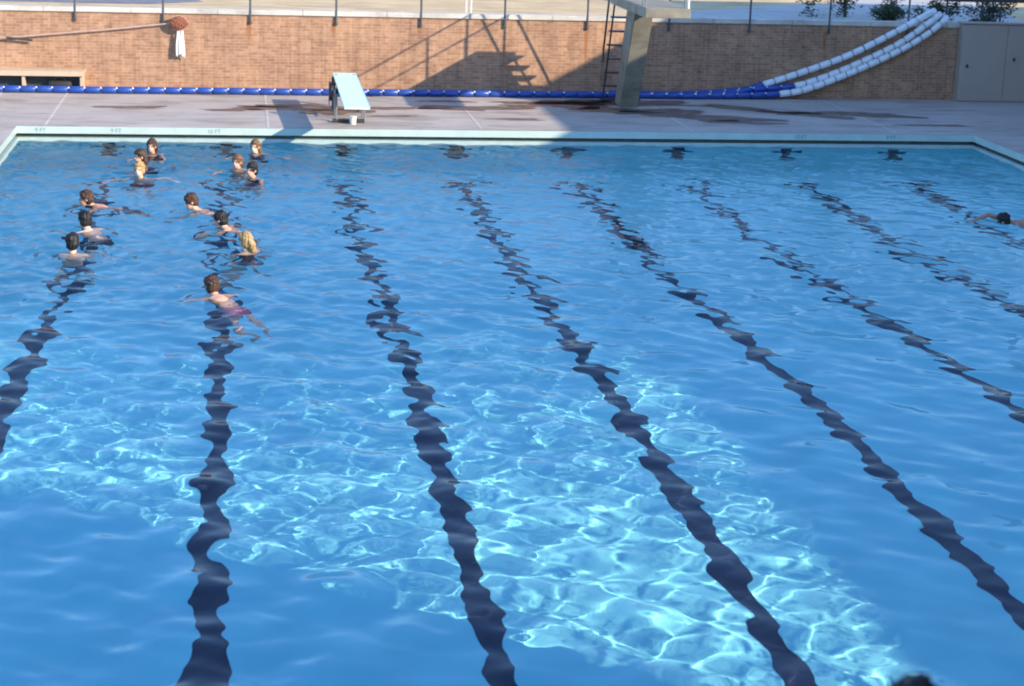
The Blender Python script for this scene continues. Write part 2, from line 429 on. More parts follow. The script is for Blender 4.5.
t = thing('towel', 'white towel hanging folded below the brown net on the brick wall', 'towel', (3.12, 5.93, 1.12))
bm = bmesh.new()
def drape(bm, x0, x1, zt, zb, ph):
    N, K = 12, 14; g = []
    for i in range(N+1):
        u = i/N; row = []
        for j in range(K+1):
            v = j/K
            wd_ = .35+.65*min(1, v*1.6)
            x = (x0+x1)/2+(u-.5)*(x1-x0)*wd_ ; y = -.045-.03*math.sin(u*9+ph+v*1.5)*(.4+v)
            z = zt+(zb-zt)*v-.03*math.sin(u*6+ph)*v
            row.append(bm.verts.new((x, y, z)))
        g.append(row)
    for i in range(N):
        for j in range(K): bm.faces.new((g[i][j], g[i+1][j], g[i+1][j+1], g[i][j+1]))
drape(bm, -.09, .03, .60, .02, 0); drape(bm, -.01, .12, .60, -.02, 2)
o = obj('towel_cloth', bm, M['towel'], t, smooth=True)
md = o.modifiers.new('thick', 'SOLIDIFY'); md.thickness = .012
obj('hook', T([(0,.06,.60),(0,-.05,.60),(0,-.06,.63)], .008, 6), M['darksteel'], t)

# ------------------------------------------------------------------ lane ropes
def catmull(pts, n=12):
    out = []
    P_ = [Vector(p) for p in pts]; P_ = [P_[0]*2-P_[1]]+P_+[P_[-1]*2-P_[-2]]
    for i in range(1, len(P_)-2):
        for k in range(n):
            u = k/n; a,b_,c_,d = P_[i-1],P_[i],P_[i+1],P_[i+2]
            out.append(.5*((2*b_)+(-a+c_)*u+(2*a-5*b_+4*c_-d)*u*u+(-a+3*b_-3*c_+d)*u**3))
    out.append(P_[-2]); return out
def resample(path, step, start=0.0):
    d = [0]
    for a, b_ in zip(path, path[1:]): d.append(d[-1]+(b_-a).length)
    res = []; s = start; i = 0
    while s < d[-1]:
        while d[i+1] < s: i += 1
        u = (s-d[i])/(d[i+1]-d[i]); p = path[i].lerp(path[i+1], u); tdir = (path[i+1]-path[i]).normalized()
        res.append((p, tdir)); s += step
    return res
def float_mesh(name, r, L, n=14):
    bm = bmesh.new(); 
    tube(bm, [(-L/2,0,0),(-L/2+.015,0,0),(-L/2+.02,0,0),(L/2-.02,0,0),(L/2-.015,0,0),(L/2,0,0)], [r*.6,r*.94,r,r,r*.94,r*.6], n)
    bmesh.ops.recalc_face_normals(bm, faces=bm.faces)
    me = bpy.data.meshes.new(name); bm.to_mesh(me); bm.free()
    me.polygons.foreach_set('use_smooth', [True]*len(me.polygons)); return me
FB = float_mesh('blue_float', .082, .364); FW = float_mesh('white_float', .083, .285); FD = bpy.data.meshes.new('glint_dot')
bm = bmesh.new(); ell(bm, (0,-.060,.050), (.022,.022,.022)); bm.to_mesh(FD); bm.free()  # white dot on the viewer's side, a modelled glint between blue floats
def lane_rope(label, pts, blue_until, group=None):
    path = catmull(pts); t = thing('lane_rope', label, 'lane rope', path[0], 0, group)
    o0 = Vector(path[0])
    obj('cable', T([p-o0 for p in path], .012, 6), M['darksteel'], t)
    smp = resample(path, .01); s = 0
    while True:
        blue = smp[min(int(s/.01), len(smp)-1)][0].x < blue_until
        L = .365 if blue else .30
        if s+L > len(smp)*.01: break
        p, d = smp[int((s+L/2)/.01)]
        q = d.to_track_quat('X', 'Z')
        for me, off, mm in ((FB if blue else FW, 0, M['bluefloat'] if blue else M['whitefloat']),)+(((FD, L/2, M['whitefloat']),) if blue else ()):
            p2, d2 = smp[min(int((s+L/2+off)/.01), len(smp)-1)]
            if not me.materials: me.materials.append(mm)
            o = bpy.data.objects.new('float' if me is not FD else 'glint_dot', me); C.objects.link(o)
            o.parent = t; o.location = p2-o0; o.rotation_euler = d2.to_track_quat('X','Z').to_euler()
        s += L
base = []
for i in range(13): base.append((-1.6+1.45*i, 5.2+.03*i+.02*math.sin(i*2.1), .385))
lane_rope('longest lane rope, blue floats lying along the whole foot of the brick wall', [p for p in base if p[0] < 15.9]+[(16.6,5.68,.46),(17.17,5.80,.60),(18.25,5.86,.94),(19.5,5.86,1.41),(20.93,5.86,2.15),(21.45,5.95,2.42),(21.85,6.2,2.56)], 17.1)
lane_rope('lowest of three white float lane ropes hanging over the wall', [(12.6,5.45,.40),(14.5,5.52,.385),(16.4,5.60,.39),(17.76,5.70,.44),(18.57,5.76,.60),(19.76,5.82,1.06),(20.76,5.85,1.53),(21.35,5.86,1.88),(21.8,5.88,2.22),(22.0,6.05,2.38)], 17.7, 'white lane ropes pulled up over the wall')
lane_rope('middle white float lane rope, tight above the lowest, climbing over the wall coping', [(13.4,5.62,.40),(15.5,5.66,.41),(16.9,5.74,.52),(18.0,5.84,.60),(18.64,5.86,.76),(19.51,5.86,1.10),(20.48,5.86,1.56),(20.95,5.86,1.84),(21.5,5.88,2.24),(21.9,6.1,2.48)], 18.0, 'white lane ropes pulled up over the wall')

# ------------------------------------------------------------------ storage shed at the right end
t = thing('storage_shed', 'beige two door storage shed at the right end of the brick wall', 'shed', (23.6, 5.85, .3))
obj('body', B(-1.28,1.38,-.10,.14,0,1.93), M['beige'], t)
for x0, x1, kx, kz in ((-1.27,-.10,-1.1,.89), (-.09,1.37,.12,1.07)):
    d = obj('door', B(x0,x1,-.135,-.103,.02,1.91,bev=.006), M['beige'], t)
    bm = bmesh.new(); ell(bm, (kx,-.16,kz), (.035,.03,.05)); obj('handle', bm, M['darksteel'], d, smooth=True)
obj('cap', B(-1.32,1.40,-.17,.15,1.932,1.97,bev=.005), M['beige'], t)
t = thing('handrail', 'dark steel handrail standing on the terrace behind the beige shed', 'handrail', (23.1, 6.42, 2.1))
for x in (-.98, -.05, .45): obj('post', T([(x,0,0),(x,0,.70)], .03, 8), M['darksteel'], t)
obj('top_rail', B(-1.02,1.9,-.035,.035,.62,.71), M['darksteel'], t)
t = thing('gate_post', 'pair of thin white posts above the wall coping near the middle', 'post', (9.95, 6.4, 2.1))
for x in (0, .12): obj('post', T([(x,0,0),(x,0,1.1)], .018, 8), M['whitepaint'], t)
obj('cap', B(-.03,.15,-.03,.03,1.1,1.13), M['whitepaint'], t)

# ------------------------------------------------------------------ springboard
t = thing('springboard', 'turquoise springboard on a grey steel stand at the pool edge', 'springboard', (6.86, 1.1, .3))
bm = bmesh.new()
box(bm, -.255,.255,0,1,-.022,.022)
for v in bm.verts:
    yy = v.co.y; v.co.y = 2.35-4.85*yy; v.co.z += .745-.115*yy
    v.co.x += -.0*yy
bmesh.ops.bevel(bm, geom=bm.edges[:], offset=.006, segments=2, affect='EDGES')
o = obj('board', bm, M['board'], t)
bm = bmesh.new()
for sx in (-1,1):
    tube(bm, [(sx*.30,-.08,0),(sx*.30,-.08,.56)], .022, 8); tube(bm, [(sx*.30,.62,0),(sx*.30,.62,.58)], .022, 8)
    tube(bm, [(sx*.30,-.10,.56),(sx*.30,.66,.58)], .02, 8); tube(bm, [(sx*.30,-.08,.05),(sx*.30,.62,.52)], .014, 8)
tube(bm, [(-.3,-.08,.56),(.3,-.08,.56)], .02, 8); tube(bm, [(-.3,.62,.58),(.3,.62,.58)], .02, 8)
obj('front_stand', bm, M['steel'], t)
obj('fulcrum', T([(-.30,.22,.625),(.30,.22,.625)], .055, 14), M['black'], t)
wh = obj('adjusting_wheel', T([(-.40,.22,.625),(-.35,.22,.625)], .12, 20), M['darksteel'], t)
bm = bmesh.new()
for sx in (-1,1):
    box(bm, sx*.27-.03, sx*.27+.03, 2.0, 2.1, 0, .70); box(bm, sx*.27-.025, sx*.27+.025, 1.5, 1.58, 0, .62)
box(bm, -.30,.30,2.02,2.08,.68,.715); box(bm,-.27,.27,1.49,1.59,.60,.65)
obj('rear_stand', bm, M['darksteel'], t)
obj('base_plate', B(-.38,.30,-.22,-.02,.0,.07,bev=.008), M['darksteel'], t)
for sx in (-1,1): obj('hinge', T([(sx*.2,2.05,.74),(sx*.2,2.05,.775)], .03, 10), M['steel'], t)
# dark towel over the left side
t = thing('dark_towel', 'small dark towel hung on the left side of the springboard stand', 'towel', (6.52, 2.35, .3))
bm = bmesh.new(); box(bm,-.055,.0,-.22,.18,.30,.68,bev=.02); o = obj('towel_cloth', bm, M['black'], t, smooth=True)
bm = bmesh.new(); box(bm,-.065,-.05,-.2,.02,.2,.5,bev=.006); obj('fold', bm, M['darksteel'], t)
t = thing('bucket', 'small white bucket on the deck in front of the springboard stand', 'bucket', (6.90, .72, .3))
bm = bmesh.new(); tube(bm, [(0,0,0),(0,0,.17)], [.062,.075], 20); tube(bm, [(0,0,.162),(0,0,.172)], [.082,.082], 20)
obj('pail', bm, M['whitepaint'], t)
obj('handle', T([(.08*math.cos(a),.0,.17+.05*math.sin(a)) for a in np.linspace(0,math.pi,9)], .004, 6), M['darksteel'], t)

# ------------------------------------------------------------------ diving tower
t = thing('diving_tower', 'concrete diving platform on a slanted pillar with steel stairs behind', 'diving tower', (13.45, 3.95, .3))
def prism(bm, x0, x1, prof):
    a = [bm.verts.new((x0, y, z)) for y, z in prof]; b_ = [bm.verts.new((x1, y, z)) for y, z in prof]
    bm.faces.new(a); bm.faces.new(b_[::-1])
    for i in range(len(prof)): bm.faces.new((a[i], b_[i], b_[(i+1)%len(prof)], a[(i+1)%len(prof)]))
    bmesh.ops.recalc_face_normals(bm, faces=bm.faces)
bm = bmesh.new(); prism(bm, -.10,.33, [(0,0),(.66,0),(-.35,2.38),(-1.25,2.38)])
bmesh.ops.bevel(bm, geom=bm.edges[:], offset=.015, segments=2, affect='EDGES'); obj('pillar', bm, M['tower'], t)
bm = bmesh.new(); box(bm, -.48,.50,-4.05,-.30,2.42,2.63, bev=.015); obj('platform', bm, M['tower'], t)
for sx in (-.50,.47):
    bm = bmesh.new(); s = .03 if sx < 0 else -.03
    tube(bm, [(sx+s,-.32,3.60),(sx+s,-3.9,3.60),(sx+s,-3.98,3.52),(sx+s,-3.98,2.6)], .021, 8)
    tr = obj('guard_rail', bm, M['steel'], t)
    for y in (-.5,-1.3,-3.75): obj('stanchion', T([(sx+s,y,2.6),(sx+s,y,3.6)], .021, 8), M['steel'], tr)
    sx_ = sx+.05 if sx < 0 else sx-.05; sq = -.38 if sx < 0 else .38
    bm = bmesh.new()
    # stringer and handrail of the stairs
    tube(bm, [(sq,-.32,2.60),(sq,.76,0)], .022, 8)
    obj('stringer', bm, M['darksteel'], t)
    obj('handrail', T([(sx_,-.36,3.58),(sx_,-.28,3.5),(sx_,.50,1.3),(sx_,.52,1.0)], .024, 8), M['darksteel'], t)
obj('flag_post', T([(.45,-4.0,2.62),(.45,-4.0,3.7)], .03, 8), M['whitepaint'], t)
for k in range(8):
    z = 2.43-.335*k; y = -.32+(2.60-z)/2.60*1.08
    obj('tread', B(-.43,.52,y-.08,y+.09,z-.018,z+.018), M['darksteel'], t)

# ------------------------------------------------------------------ depth numbers on the tiled edge
def text(s, x, z, size):
    cu = bpy.data.curves.new('depth_number', 'FONT'); cu.body = s; cu.size = size; cu.align_x = 'CENTER'; cu.extrude = .001
    o = bpy.data.objects.new('tmp', cu); C.objects.link(o)
    dg = bpy.context.evaluated_depsgraph_get(); me = bpy.data.meshes.new_from_object(o.evaluated_get(dg))
    bpy.data.objects.remove(o)
    o = obj('depth_number', me, M['numeral']); o.rotation_euler = (math.pi/2, 0, 0); o.location = (x, -.003, z)
    return o
for x, s, wh in ((.47,'9 FT','at the left corner'),(1.99,'9 FT','second from the left corner'),(3.98,'10 FT','third from the left corner'),(16.56,'10 FT','second from the right corner'),(18.61,'9 FT','nearest the right corner')):
    tag(text(s, x, .182, .12), 'dark depth number painted on the turquoise pool edge, '+wh, 'number', 'depth numbers on the pool edge')

# ------------------------------------------------------------------ wet and brown patches on the deck
m = bpy.data.materials.new('wet_patch'); m.use_nodes = True; nt = m.node_tree; b = nt.nodes['Principled BSDF']
tc = nt.nodes.new('ShaderNodeTexCoord')
r_ = ramp(nt, noise(nt, tc.outputs['Object'], 2.5, 6), [(.35, (.14,.085,.06)), (.65, (.23,.155,.115))])
nt.links.new(r_.outputs[0], b.inputs['Base Color']); b.inputs['Roughness'].default_value = .45
n1 = noise(nt, mapping(nt, tc.outputs['Object'], (.8,2.2,1)), 1.6, 7, .7, .5)
al = nt.nodes.new('ShaderNodeMapRange'); al.inputs['From Min'].default_value = .25; al.inputs['From Max'].default_value = .50
nt.links.new(n1, al.inputs['Value']); 
al2 = nt.nodes.new('ShaderNodeMath'); al2.operation = 'MULTIPLY'; al2.inputs[1].default_value = .9; nt.links.new(al.outputs[0], al2.inputs[0])
nt.links.new(al2.outputs[0], b.inputs['Alpha'])
def blob(x, y, rx, ry, seed, rot=0):
    rg = random.Random(seed); bm = bmesh.new(); vs = []
    ph = [rg.uniform(0, 6.3) for _ in range(5)]
    for k in range(60):
        a = 2*math.pi*k/60
        r = 1+.22*math.sin(2*a+ph[0])+.16*math.sin(3*a+ph[1])+.12*math.sin(5*a+ph[2])+.08*math.sin(9*a+ph[3])+.05*math.sin(14*a+ph[4])
        px, py = rx*r*math.cos(a), 1.55*ry*r*math.sin(a)
        vs.append(bm.verts.new((x+px*math.cos(rot)-py*math.sin(rot), y+px*math.sin(rot)+py*math.cos(rot), .3055)))
    bm.faces.new(vs)
    struct(obj('wet_patch', bm, m))
for a in [(2.15,3.0,.64,.17,1),(4.3,2.72,.62,.13,2),(5.0,3.3,.5,.12,41),(11.0,3.9,.5,.14,42),(7.9,2.0,.5,.09,43),(9.3,4.6,.6,.12,44),(5.75,3.25,1.0,.42,3),(6.6,2.6,.8,.30,31),(8.1,3.3,.9,.16,32),(9.7,3.45,1.1,.30,4),(10.6,1.7,.6,.10,5),(12.3,4.4,1.1,.45,6),(13.6,3.3,1.3,.40,7),(14.9,2.4,1.5,.35,8,-.35),(15.6,1.6,.9,.18,9,-.1),(16.3,3.9,1.2,.22,10,-.5),(17.6,3.0,1.0,.28,11,-.35),(18.9,3.1,1.3,.28,12,-.1),(20.2,1.4,.7,.12,13),(13.2,4.6,2.0,.35,14)]:
    blob(*a)

# ------------------------------------------------------------------ shrubs and a young tree beyond the wall
def leaves(name, c, r, n, size, m, parent, seed, hollow=.4):
    rg = random.Random(seed); bm = bmesh.new()
    cl = [Vector((rg.gauss(0,.5)*r[0], rg.gauss(0,.5)*r[1], rg.gauss(0,.45)*r[2])) for _ in range(14)]
    for i in range(n):
        p = Vector(c)+rg.choice(cl)+Vector((rg.gauss(0,.22)*r[0], rg.gauss(0,.22)*r[1], rg.gauss(0,.22)*r[2]))
        if p.z < .02: p.z = .02+rg.random()*.1
        d = Vector((rg.uniform(-1,1), rg.uniform(-1,1), rg.uniform(-.6,.6))).normalized(); e = d.orthogonal().normalized()
        s = size*rg.uniform(.6,1.3)
        bm.faces.new([bm.verts.new(p+d*s), bm.verts.new(p+e*s*.4), bm.verts.new(p-d*s), bm.verts.new(p-e*s*.4)])
    return obj(name, bm, m, parent)
for (x, y, rx, rz_, lb, sd) in ((20.9,7.3,.55,.30,'low dark shrub on the terrace left of the white lane ropes',1),(22.05,6.75,.34,.5,'small dark shrub right behind the top of the lane ropes',2),(23.5,7.2,.6,.5,'dense dark shrub behind the handrail and beige shed',3)):
    t = thing('shrub', lb, 'shrub', (x,y,2.1), 0, 'shrubs on the terrace')
    leaves('foliage', (0,0,rz_*.8), (rx,rx*.7,rz_), 1500, .05, M['leaf'], t, sd)
    bm = bmesh.new()
    for k in range(5):
        a = k*1.25; tube(bm, [(0,0,0),(rx*.25*math.cos(a),rx*.2*math.sin(a),rz_*.5),(rx*.55*math.cos(a),rx*.4*math.sin(a),rz_*1.1)], [.02,.014,.006], 6)
    obj('stem', bm, M['bark'], t)
t = thing('young_tree', 'young tree with thin hanging leafy twigs beyond the wall', 'tree', (20.1, 8.6, 2.1))
bm = bmesh.new(); tube(bm, [(.1,0,0),(.05,0,1.2),(-.1,.1,2.3),(0,.1,3.2)], [.05,.045,.035,.02], 8)
obj('trunk', bm, M['bark'], t)
bm = bmesh.new()
for k in range(9):
    a = k*.75; r1 = .5+.12*(k%3)
    tube(bm, [(-.05,.05,1.7+.13*k),(r1*.6*math.cos(a),r1*.6*math.sin(a),2.1+.1*k),(r1*math.cos(a)*1.1,r1*math.sin(a)*1.1,1.5+.1*k),(r1*math.cos(a)*1.25,r1*math.sin(a)*1.25,.75+.14*k)], [.02,.014,.008,.004], 6)
obj('limb', bm, M['bark'], t)
leaves('crown', (-.1,0,1.15), (.7,.6,1.2), 3000, .055, M['leaf'], t, 9)

# ------------------------------------------------------------------ buildings that throw the shade (outside the frame)
M['roofing'] = mat('roofing', (.3,.29,.28), .9)
t = thing('pool_building', 'long flat roofed brick building along the right side of the pool deck', 'building', (25, -18, .33))
obj('wall', B(0,14,-27,22.5,0,7.45), M['brick'], t)
obj('roof', B(0,14,-27,22.5,7.452,7.68), M['concrete'], t)
for k in range(10):
    y = -24+4.8*k
    f = obj('window', B(-.06,.02,y,y+2.6,4.6,6.0), M['whitepaint'], t)
    obj('pane', B(-.07,-.062,y+.08,y+2.52,4.68,5.92), M['glass'], f)
for y in (-16, -2):
    d = obj('door', B(-.05,.02,y,y+1.8,0,2.15), M['beige'], t)
    obj('handle', B(-.09,-.052,y+.85,y+.88,.95,1.15), M['darksteel'], d)
t = thing('gymnasium', 'tall brick gymnasium block beside the grandstand behind the viewer', 'building', (12.2, -38, .3))
obj('wall', B(-2.7,2.7,-7,7.1,0,9.3), M['brick'], t)
obj('roof', B(-2.75,2.7,-7.05,7.1,9.302,9.6), M['concrete'], t)
for k in range(3):
    y = -5+4*k
    f = obj('window', B(-2.76,-2.68,y,y+2.2,5.5,7.2), M['whitepaint'], t)
    obj('pane', B(-2.77,-2.762,y+.08,y+2.12,5.58,7.12), M['glass'], f)
t = thing('grandstand', 'stepped concrete grandstand at the near end of the pool', 'grandstand', (0, -30.4, .3))
for k in range(9):
    obj('tier', B(-14, 9.0, -.75*k-.75 if k < 8 else -.75*k-6, -.75*k, 0, .45*(k+1)), M['concrete'], t)

# ------------------------------------------------------------------ people
SK = {'fair': mat('skin_fair', (.60,.36,.25), .5, noise=.08, nscale=6), 'tan': mat('skin_tan', (.47,.25,.155), .5, noise=.08, nscale=6), 'light': mat('skin_light', (.68,.46,.34), .5, noise=.08, nscale=6)}
HR = {'black': mat('hair_black', (.010,.008,.008), .6, noise=.5, nscale=40), 'brown': mat('hair_brown', (.055,.026,.014), .6, noise=.5, nscale=40),
      'light_brown': mat('hair_light_brown', (.16,.08,.035), .45, noise=.5, nscale=40), 'blond': mat('hair_blond', (.42,.27,.11), .5, noise=.4, nscale=40)}
SU = {'navy': mat('suit_navy', (.015,.02,.07), .6), 'pink': mat('suit_pink', (.45,.10,.22), .6), 'red': mat('suit_red', (.35,.03,.03), .6), 'black': mat('suit_black', (.01,.01,.012), .6), 'green': mat('suit_green', (.03,.13,.06), .6),
      'shirt': mat('shirt_blue', (.04,.05,.09), .85), 'trousers': mat('trousers_grey', (.10,.10,.11), .85), 'shoe': mat('shoe_brown', (.07,.04,.025), .6)}
M['eye'] = mat('eye', (.02,.015,.012), .15)
POSES = {
 'tread': dict(H=(0,.02,.17), N=(0,-.01,.0), Ch=(0,-.05,-.19), Wa=(0,-.10,-.40), Pe=(0,-.13,-.57),
   arms=[[(-.17,-.03,-.07),(-.29,.08,-.27),(-.30,.30,-.36)],[(.17,-.03,-.07),(.29,.08,-.27),(.30,.30,-.36)]],
   legs=[[(-.09,-.13,-.64),(-.2,.14,-.95),(-.18,-.04,-1.34),(-.2,.10,-1.46)],[(.09,-.13,-.64),(.17,.10,-1.0),(.2,-.16,-1.32),(.22,-.10,-1.47)]]),
 'side_arm': dict(H=(0,.02,.17), N=(0,-.01,.0), Ch=(0,-.05,-.19), Wa=(0,-.10,-.40), Pe=(0,-.13,-.57),
   arms=[[(-.17,-.03,-.06),(-.44,-.04,-.03),(-.66,.10,.0)],[(.17,-.03,-.07),(.34,.12,-.18),(.40,.34,-.22)]],
   legs=[[(-.09,-.13,-.64),(-.2,.14,-.95),(-.18,-.04,-1.34),(-.2,.10,-1.46)],[(.09,-.13,-.64),(.17,.10,-1.0),(.2,-.16,-1.32),(.22,-.10,-1.47)]]),
 'breast': dict(H=(0,.06,.16), N=(0,-.03,.025), Ch=(0,-.14,-.11), Wa=(0,-.27,-.27), Pe=(0,-.38,-.43),
   arms=[[(-.18,-.05,-.03),(-.34,.10,-.22),(-.30,.32,-.34)],[(.18,-.05,-.03),(.34,.10,-.22),(.30,.32,-.34)]],
   legs=[[(-.09,-.40,-.50),(-.2,-.42,-.92),(-.15,-.74,-1.12),(-.2,-.82,-1.24)],[(.09,-.40,-.50),(.2,-.40,-.94),(.15,-.6,-1.28),(.2,-.66,-1.42)]]),
 'glide': dict(H=(0,.07,.16), N=(0,-.04,.035), Ch=(0,-.19,-.055), Wa=(0,-.36,-.13), Pe=(0,-.51,-.21),
   arms=[[(-.18,-.05,-.02),(-.36,.06,-.12),(-.30,.28,-.26)],[(.18,-.05,-.02),(.36,.06,-.12),(.30,.28,-.26)]],
   legs=[[(-.09,-.55,-.27),(-.15,-.76,-.64),(-.12,-1.1,-.80),(-.14,-1.2,-.9)],[(.09,-.55,-.27),(.15,-.72,-.66),(.12,-1.02,-.88),(.14,-1.12,-1.0)]]),
 'crawl': dict(H=(0,.15,.06), N=(0,-.02,.03), Ch=(0,-.24,-.02), Wa=(0,-.45,-.06), Pe=(0,-.63,-.08),
   arms=[[(-.18,-.02,.0),(-.28,-.2,-.22),(-.22,-.42,-.30)],[(.18,-.0,.03),(.25,.28,.13),(.18,.58,.05)]],
   legs=[[(-.09,-.70,-.10),(-.11,-1.1,-.14),(-.10,-1.5,-.10),(-.10,-1.66,-.13)],[(.09,-.70,-.10),(.11,-1.1,-.10),(.10,-1.5,-.16),(.10,-1.66,-.20)]]),
 'seated': dict(H=(0,.05,1.22), N=(0,.0,1.04), Ch=(0,-.02,.86), Wa=(0,-.03,.68), Pe=(0,-.03,.55),
   arms=[[(-.19,-.01,.99),(-.25,.06,.73),(-.12,.32,.64)],[(.19,-.01,.99),(.25,.06,.73),(.12,.32,.64)]],
   legs=[[(-.10,0,.54),(-.13,.44,.53),(-.13,.42,.09),(-.14,.56,.045)],[(.10,0,.54),(.13,.44,.53),(.13,.42,.09),(.14,.56,.045)]]),
}
def limb(bm, pts, rs, n=14):
    tube(bm, pts, rs, n)
    for p, r in zip(pts, rs): ell(bm, p, (r,r,r), sub=2)
def hand(bm, wr, d, side):
    d = Vector(d).normalized(); up = Vector((0,0,1)); s = d.cross(up).normalized()
    R3 = Matrix((s, d, up)).transposed()
    def L(x, y, z): return Vector(wr)+R3@Vector((x, y, z))
    ell(bm, L(0,.055,0), (.04,.055,.017), R3)
    for i, (fx, ln) in enumerate(((-.031,.066),(-.010,.078),(.011,.072),(.031,.056))):
        sp_ = fx*.45
        tube(bm, [L(fx,.085,0), L(fx+sp_*.5,.1+ln*.5,-.004), L(fx+sp_,.1+ln,-.022)], [.0105,.0098,.0088], 8)
    tube(bm, [L(-side*.028,.03,0), L(-side*.056,.062,-.006), L(-side*.062,.092,-.014)], [.014,.0115,.0095], 8)
def remesh(bm, vox=.0105):
    me = bpy.data.meshes.new('tmp'); bm.to_mesh(me); bm.free()
    o = bpy.data.objects.new('tmp', me); C.objects.link(o)
    md = o.modifiers.new('r', 'REMESH'); md.mode = 'VOXEL'; md.voxel_size = vox; md.use_smooth_shade = True
    s_ = o.modifiers.new('s', 'SMOOTH'); s_.factor = .5; s_.iterations = 3
    dg = bpy.context.evaluated_depsgraph_get(); out = bpy.data.meshes.new_from_object(o.evaluated_get(dg))
    bpy.data.objects.remove(o); return out
def region(me, test, off):
    n = len(me.vertices); co = np.empty(n*3); me.vertices.foreach_get('co', co); co = co.reshape(-1,3)
    nr = np.empty(n*3); me.vertices.foreach_get('normal', nr); nr = nr.reshape(-1,3)
    keep = test(co); idx = -np.ones(n, int); faces = []
    for p in me.polygons:
        v = list(p.vertices)
        if all(keep[i] for i in v): faces.append(v)
    used = sorted({i for f in faces for i in f}); 
    for k, i in enumerate(used): idx[i] = k
    m2 = bpy.data.meshes.new('cloth'); m2.from_pydata((co[used]+nr[used]*off).tolist(), [], [[int(idx[i]) for i in f] for f in faces]); m2.update()
    return m2
def seg_d(co, a, b_):
    a = np.array(a); b_ = np.array(b_); d = b_-a; tt = np.clip(((co-a)@d)/(d@d), 0, 1)
    return np.linalg.norm(co-(a+tt[:,None]*d), axis=1), tt
def person(x, y, z, rz, pose, hair, style, skin, suit, label, head=(0,0), group=None, female=False, scale=1.0):
    P = POSES[pose]; H = Vector(P['H']); c, s = math.cos(rz), math.sin(rz)
    # x, y is where the head is; the origin sits below it at the waterline
    sink = 0 if pose == 'seated' else (.05 if pose != 'breast' else .045)
    ox, oy = x-(H.x*c-H.y*s)*scale, y-(H.x*s+H.y*c)*scale+sink*5.5
    z -= sink
    t = thing('person', label, 'person', (ox, oy, z), rz, group); t.scale = (scale,)*3
    bm = bmesh.new()
    N, Ch, Wa, Pe = (Vector(P[k]) for k in ('N','Ch','Wa','Pe'))
    Rh = Matrix.Rotation(head[0], 3, 'Z')@Matrix.Rotation(head[1], 3, 'X')
    hd = lambda v: H+Rh@Vector(v)
    ax = (N-Pe).normalized(); xx = Vector((1,0,0)); yy = ax.cross(xx).normalized(); RT = Matrix((xx, yy, ax)).transposed()
    k = .92 if female else 1.0
    ell(bm, Ch, (.165*k,.115,.165), RT, 3); ell(bm, Wa, (.132*k,.095,.16), RT, 3); ell(bm, Pe, (.165,.115,.13), RT, 3)
    ell(bm, Ch+(N-Ch)*.55, (.15*k,.08,.10), RT, 3)
    tube(bm, [N-(N-Ch)*.25, N, H-Vector((0,0,.03))], [.075,.056,.052], 14)
    for sgn, A in zip((-1,1), P['arms']):
        A = [Vector(p) for p in A]
        limb(bm, [A[0], A[0].lerp(A[1],.4), A[1]], [.056*k,.048*k,.038*k]); limb(bm, [A[1], A[1].lerp(A[2],.3), A[2]], [.038*k,.040*k,.026*k])
        tube(bm, [N+(Ch-N)*.25, A[0]], [.06,.055], 12)
        hand(bm, A[2], A[2]-A[1], sgn)
    for Lg in P['legs']:
        Lg = [Vector(p) for p in Lg]
        limb(bm, [Lg[0], Lg[0].lerp(Lg[1],.35), Lg[1]], [.088,.078,.052]); limb(bm, [Lg[1], Lg[1].lerp(Lg[2],.3), Lg[2]], [.052,.056,.036])
        limb(bm, [Lg[2], Lg[2].lerp(Lg[3],.5), Lg[3]], [.036,.04,.032])
    ell(bm, hd((0,-.008,.022)), (.076,.096,.100), Rh, 3); ell(bm, hd((0,.026,-.055)), (.056,.066,.068), Rh, 3)
    ell(bm, hd((0,.094,-.012)), (.013,.02,.026), Rh, 2); ell(bm, hd((0,.086,-.052)), (.027,.012,.011), Rh, 2)
    ell(bm, hd((0,.078,.034)), (.05,.016,.012), Rh, 2)
    for sx in (-1,1): ell(bm, hd((sx*.079,-.004,-.006)), (.011,.02,.031), Rh, 2)
    me = remesh(bm); me.polygons.foreach_set('use_smooth', [True]*len(me.polygons))
    body = obj('body', me, SK[skin], t)
    for sx in (-1,1):
        b2 = bmesh.new(); ell(b2, hd((sx*.031,.081,.012)), (.0125,.0095,.0095), Rh, 2); obj('eye', b2, M['eye'], body, smooth=True)
    # hair: a cap of overlapping locks over skull and nape
    b2 = bmesh.new(); rg = random.Random(len(label)*7+int(x*10))
    ell(b2, hd((0,-.018,.040)), (.086,.101,.098), Rh, 3)
    ell(b2, hd((0,-.045,-.01)), (.082,.075,.085), Rh, 3)
    for q in range(26):
        a = rg.uniform(0, 6.28); e = rg.uniform(.1, 1.5)
        v = Vector((.083*math.cos(a)*math.cos(e), .098*math.sin(a)*math.cos(e)-.018, .04+.096*math.sin(e)))
        if v.y > .03 and v.z < .06: continue
        ell(b2, hd(v), (.02,.026,.014), Rh@Matrix.Rotation(a,3,'Z'), 2)
    for q in range(7):
        ell(b2, hd((-.055+.018*q,.062-abs(q-3)*.006,.082)), (.014,.022,.02), Rh, 2)
    if style == 'long':
        for q in range(7):
            a = R(180+28*q-174+90); bx = .07*math.cos(R(200+23*q)); by = -.02+.085*math.sin(R(200+23*q))
            limb(b2, [hd((bx,by,.03)), hd((bx*1.15,by*1.1,-.07)), hd((bx*1.05,by*.95-.01,-.17))], [.034,.032,.016], 8)
    if style == 'tail':
        limb(b2, [hd((0,-.09,.03)), hd((0.02,-.135,-.03)), hd((.04,-.12,-.14)), hd((.05,-.09,-.23))], [.05,.048,.04,.018], 10)
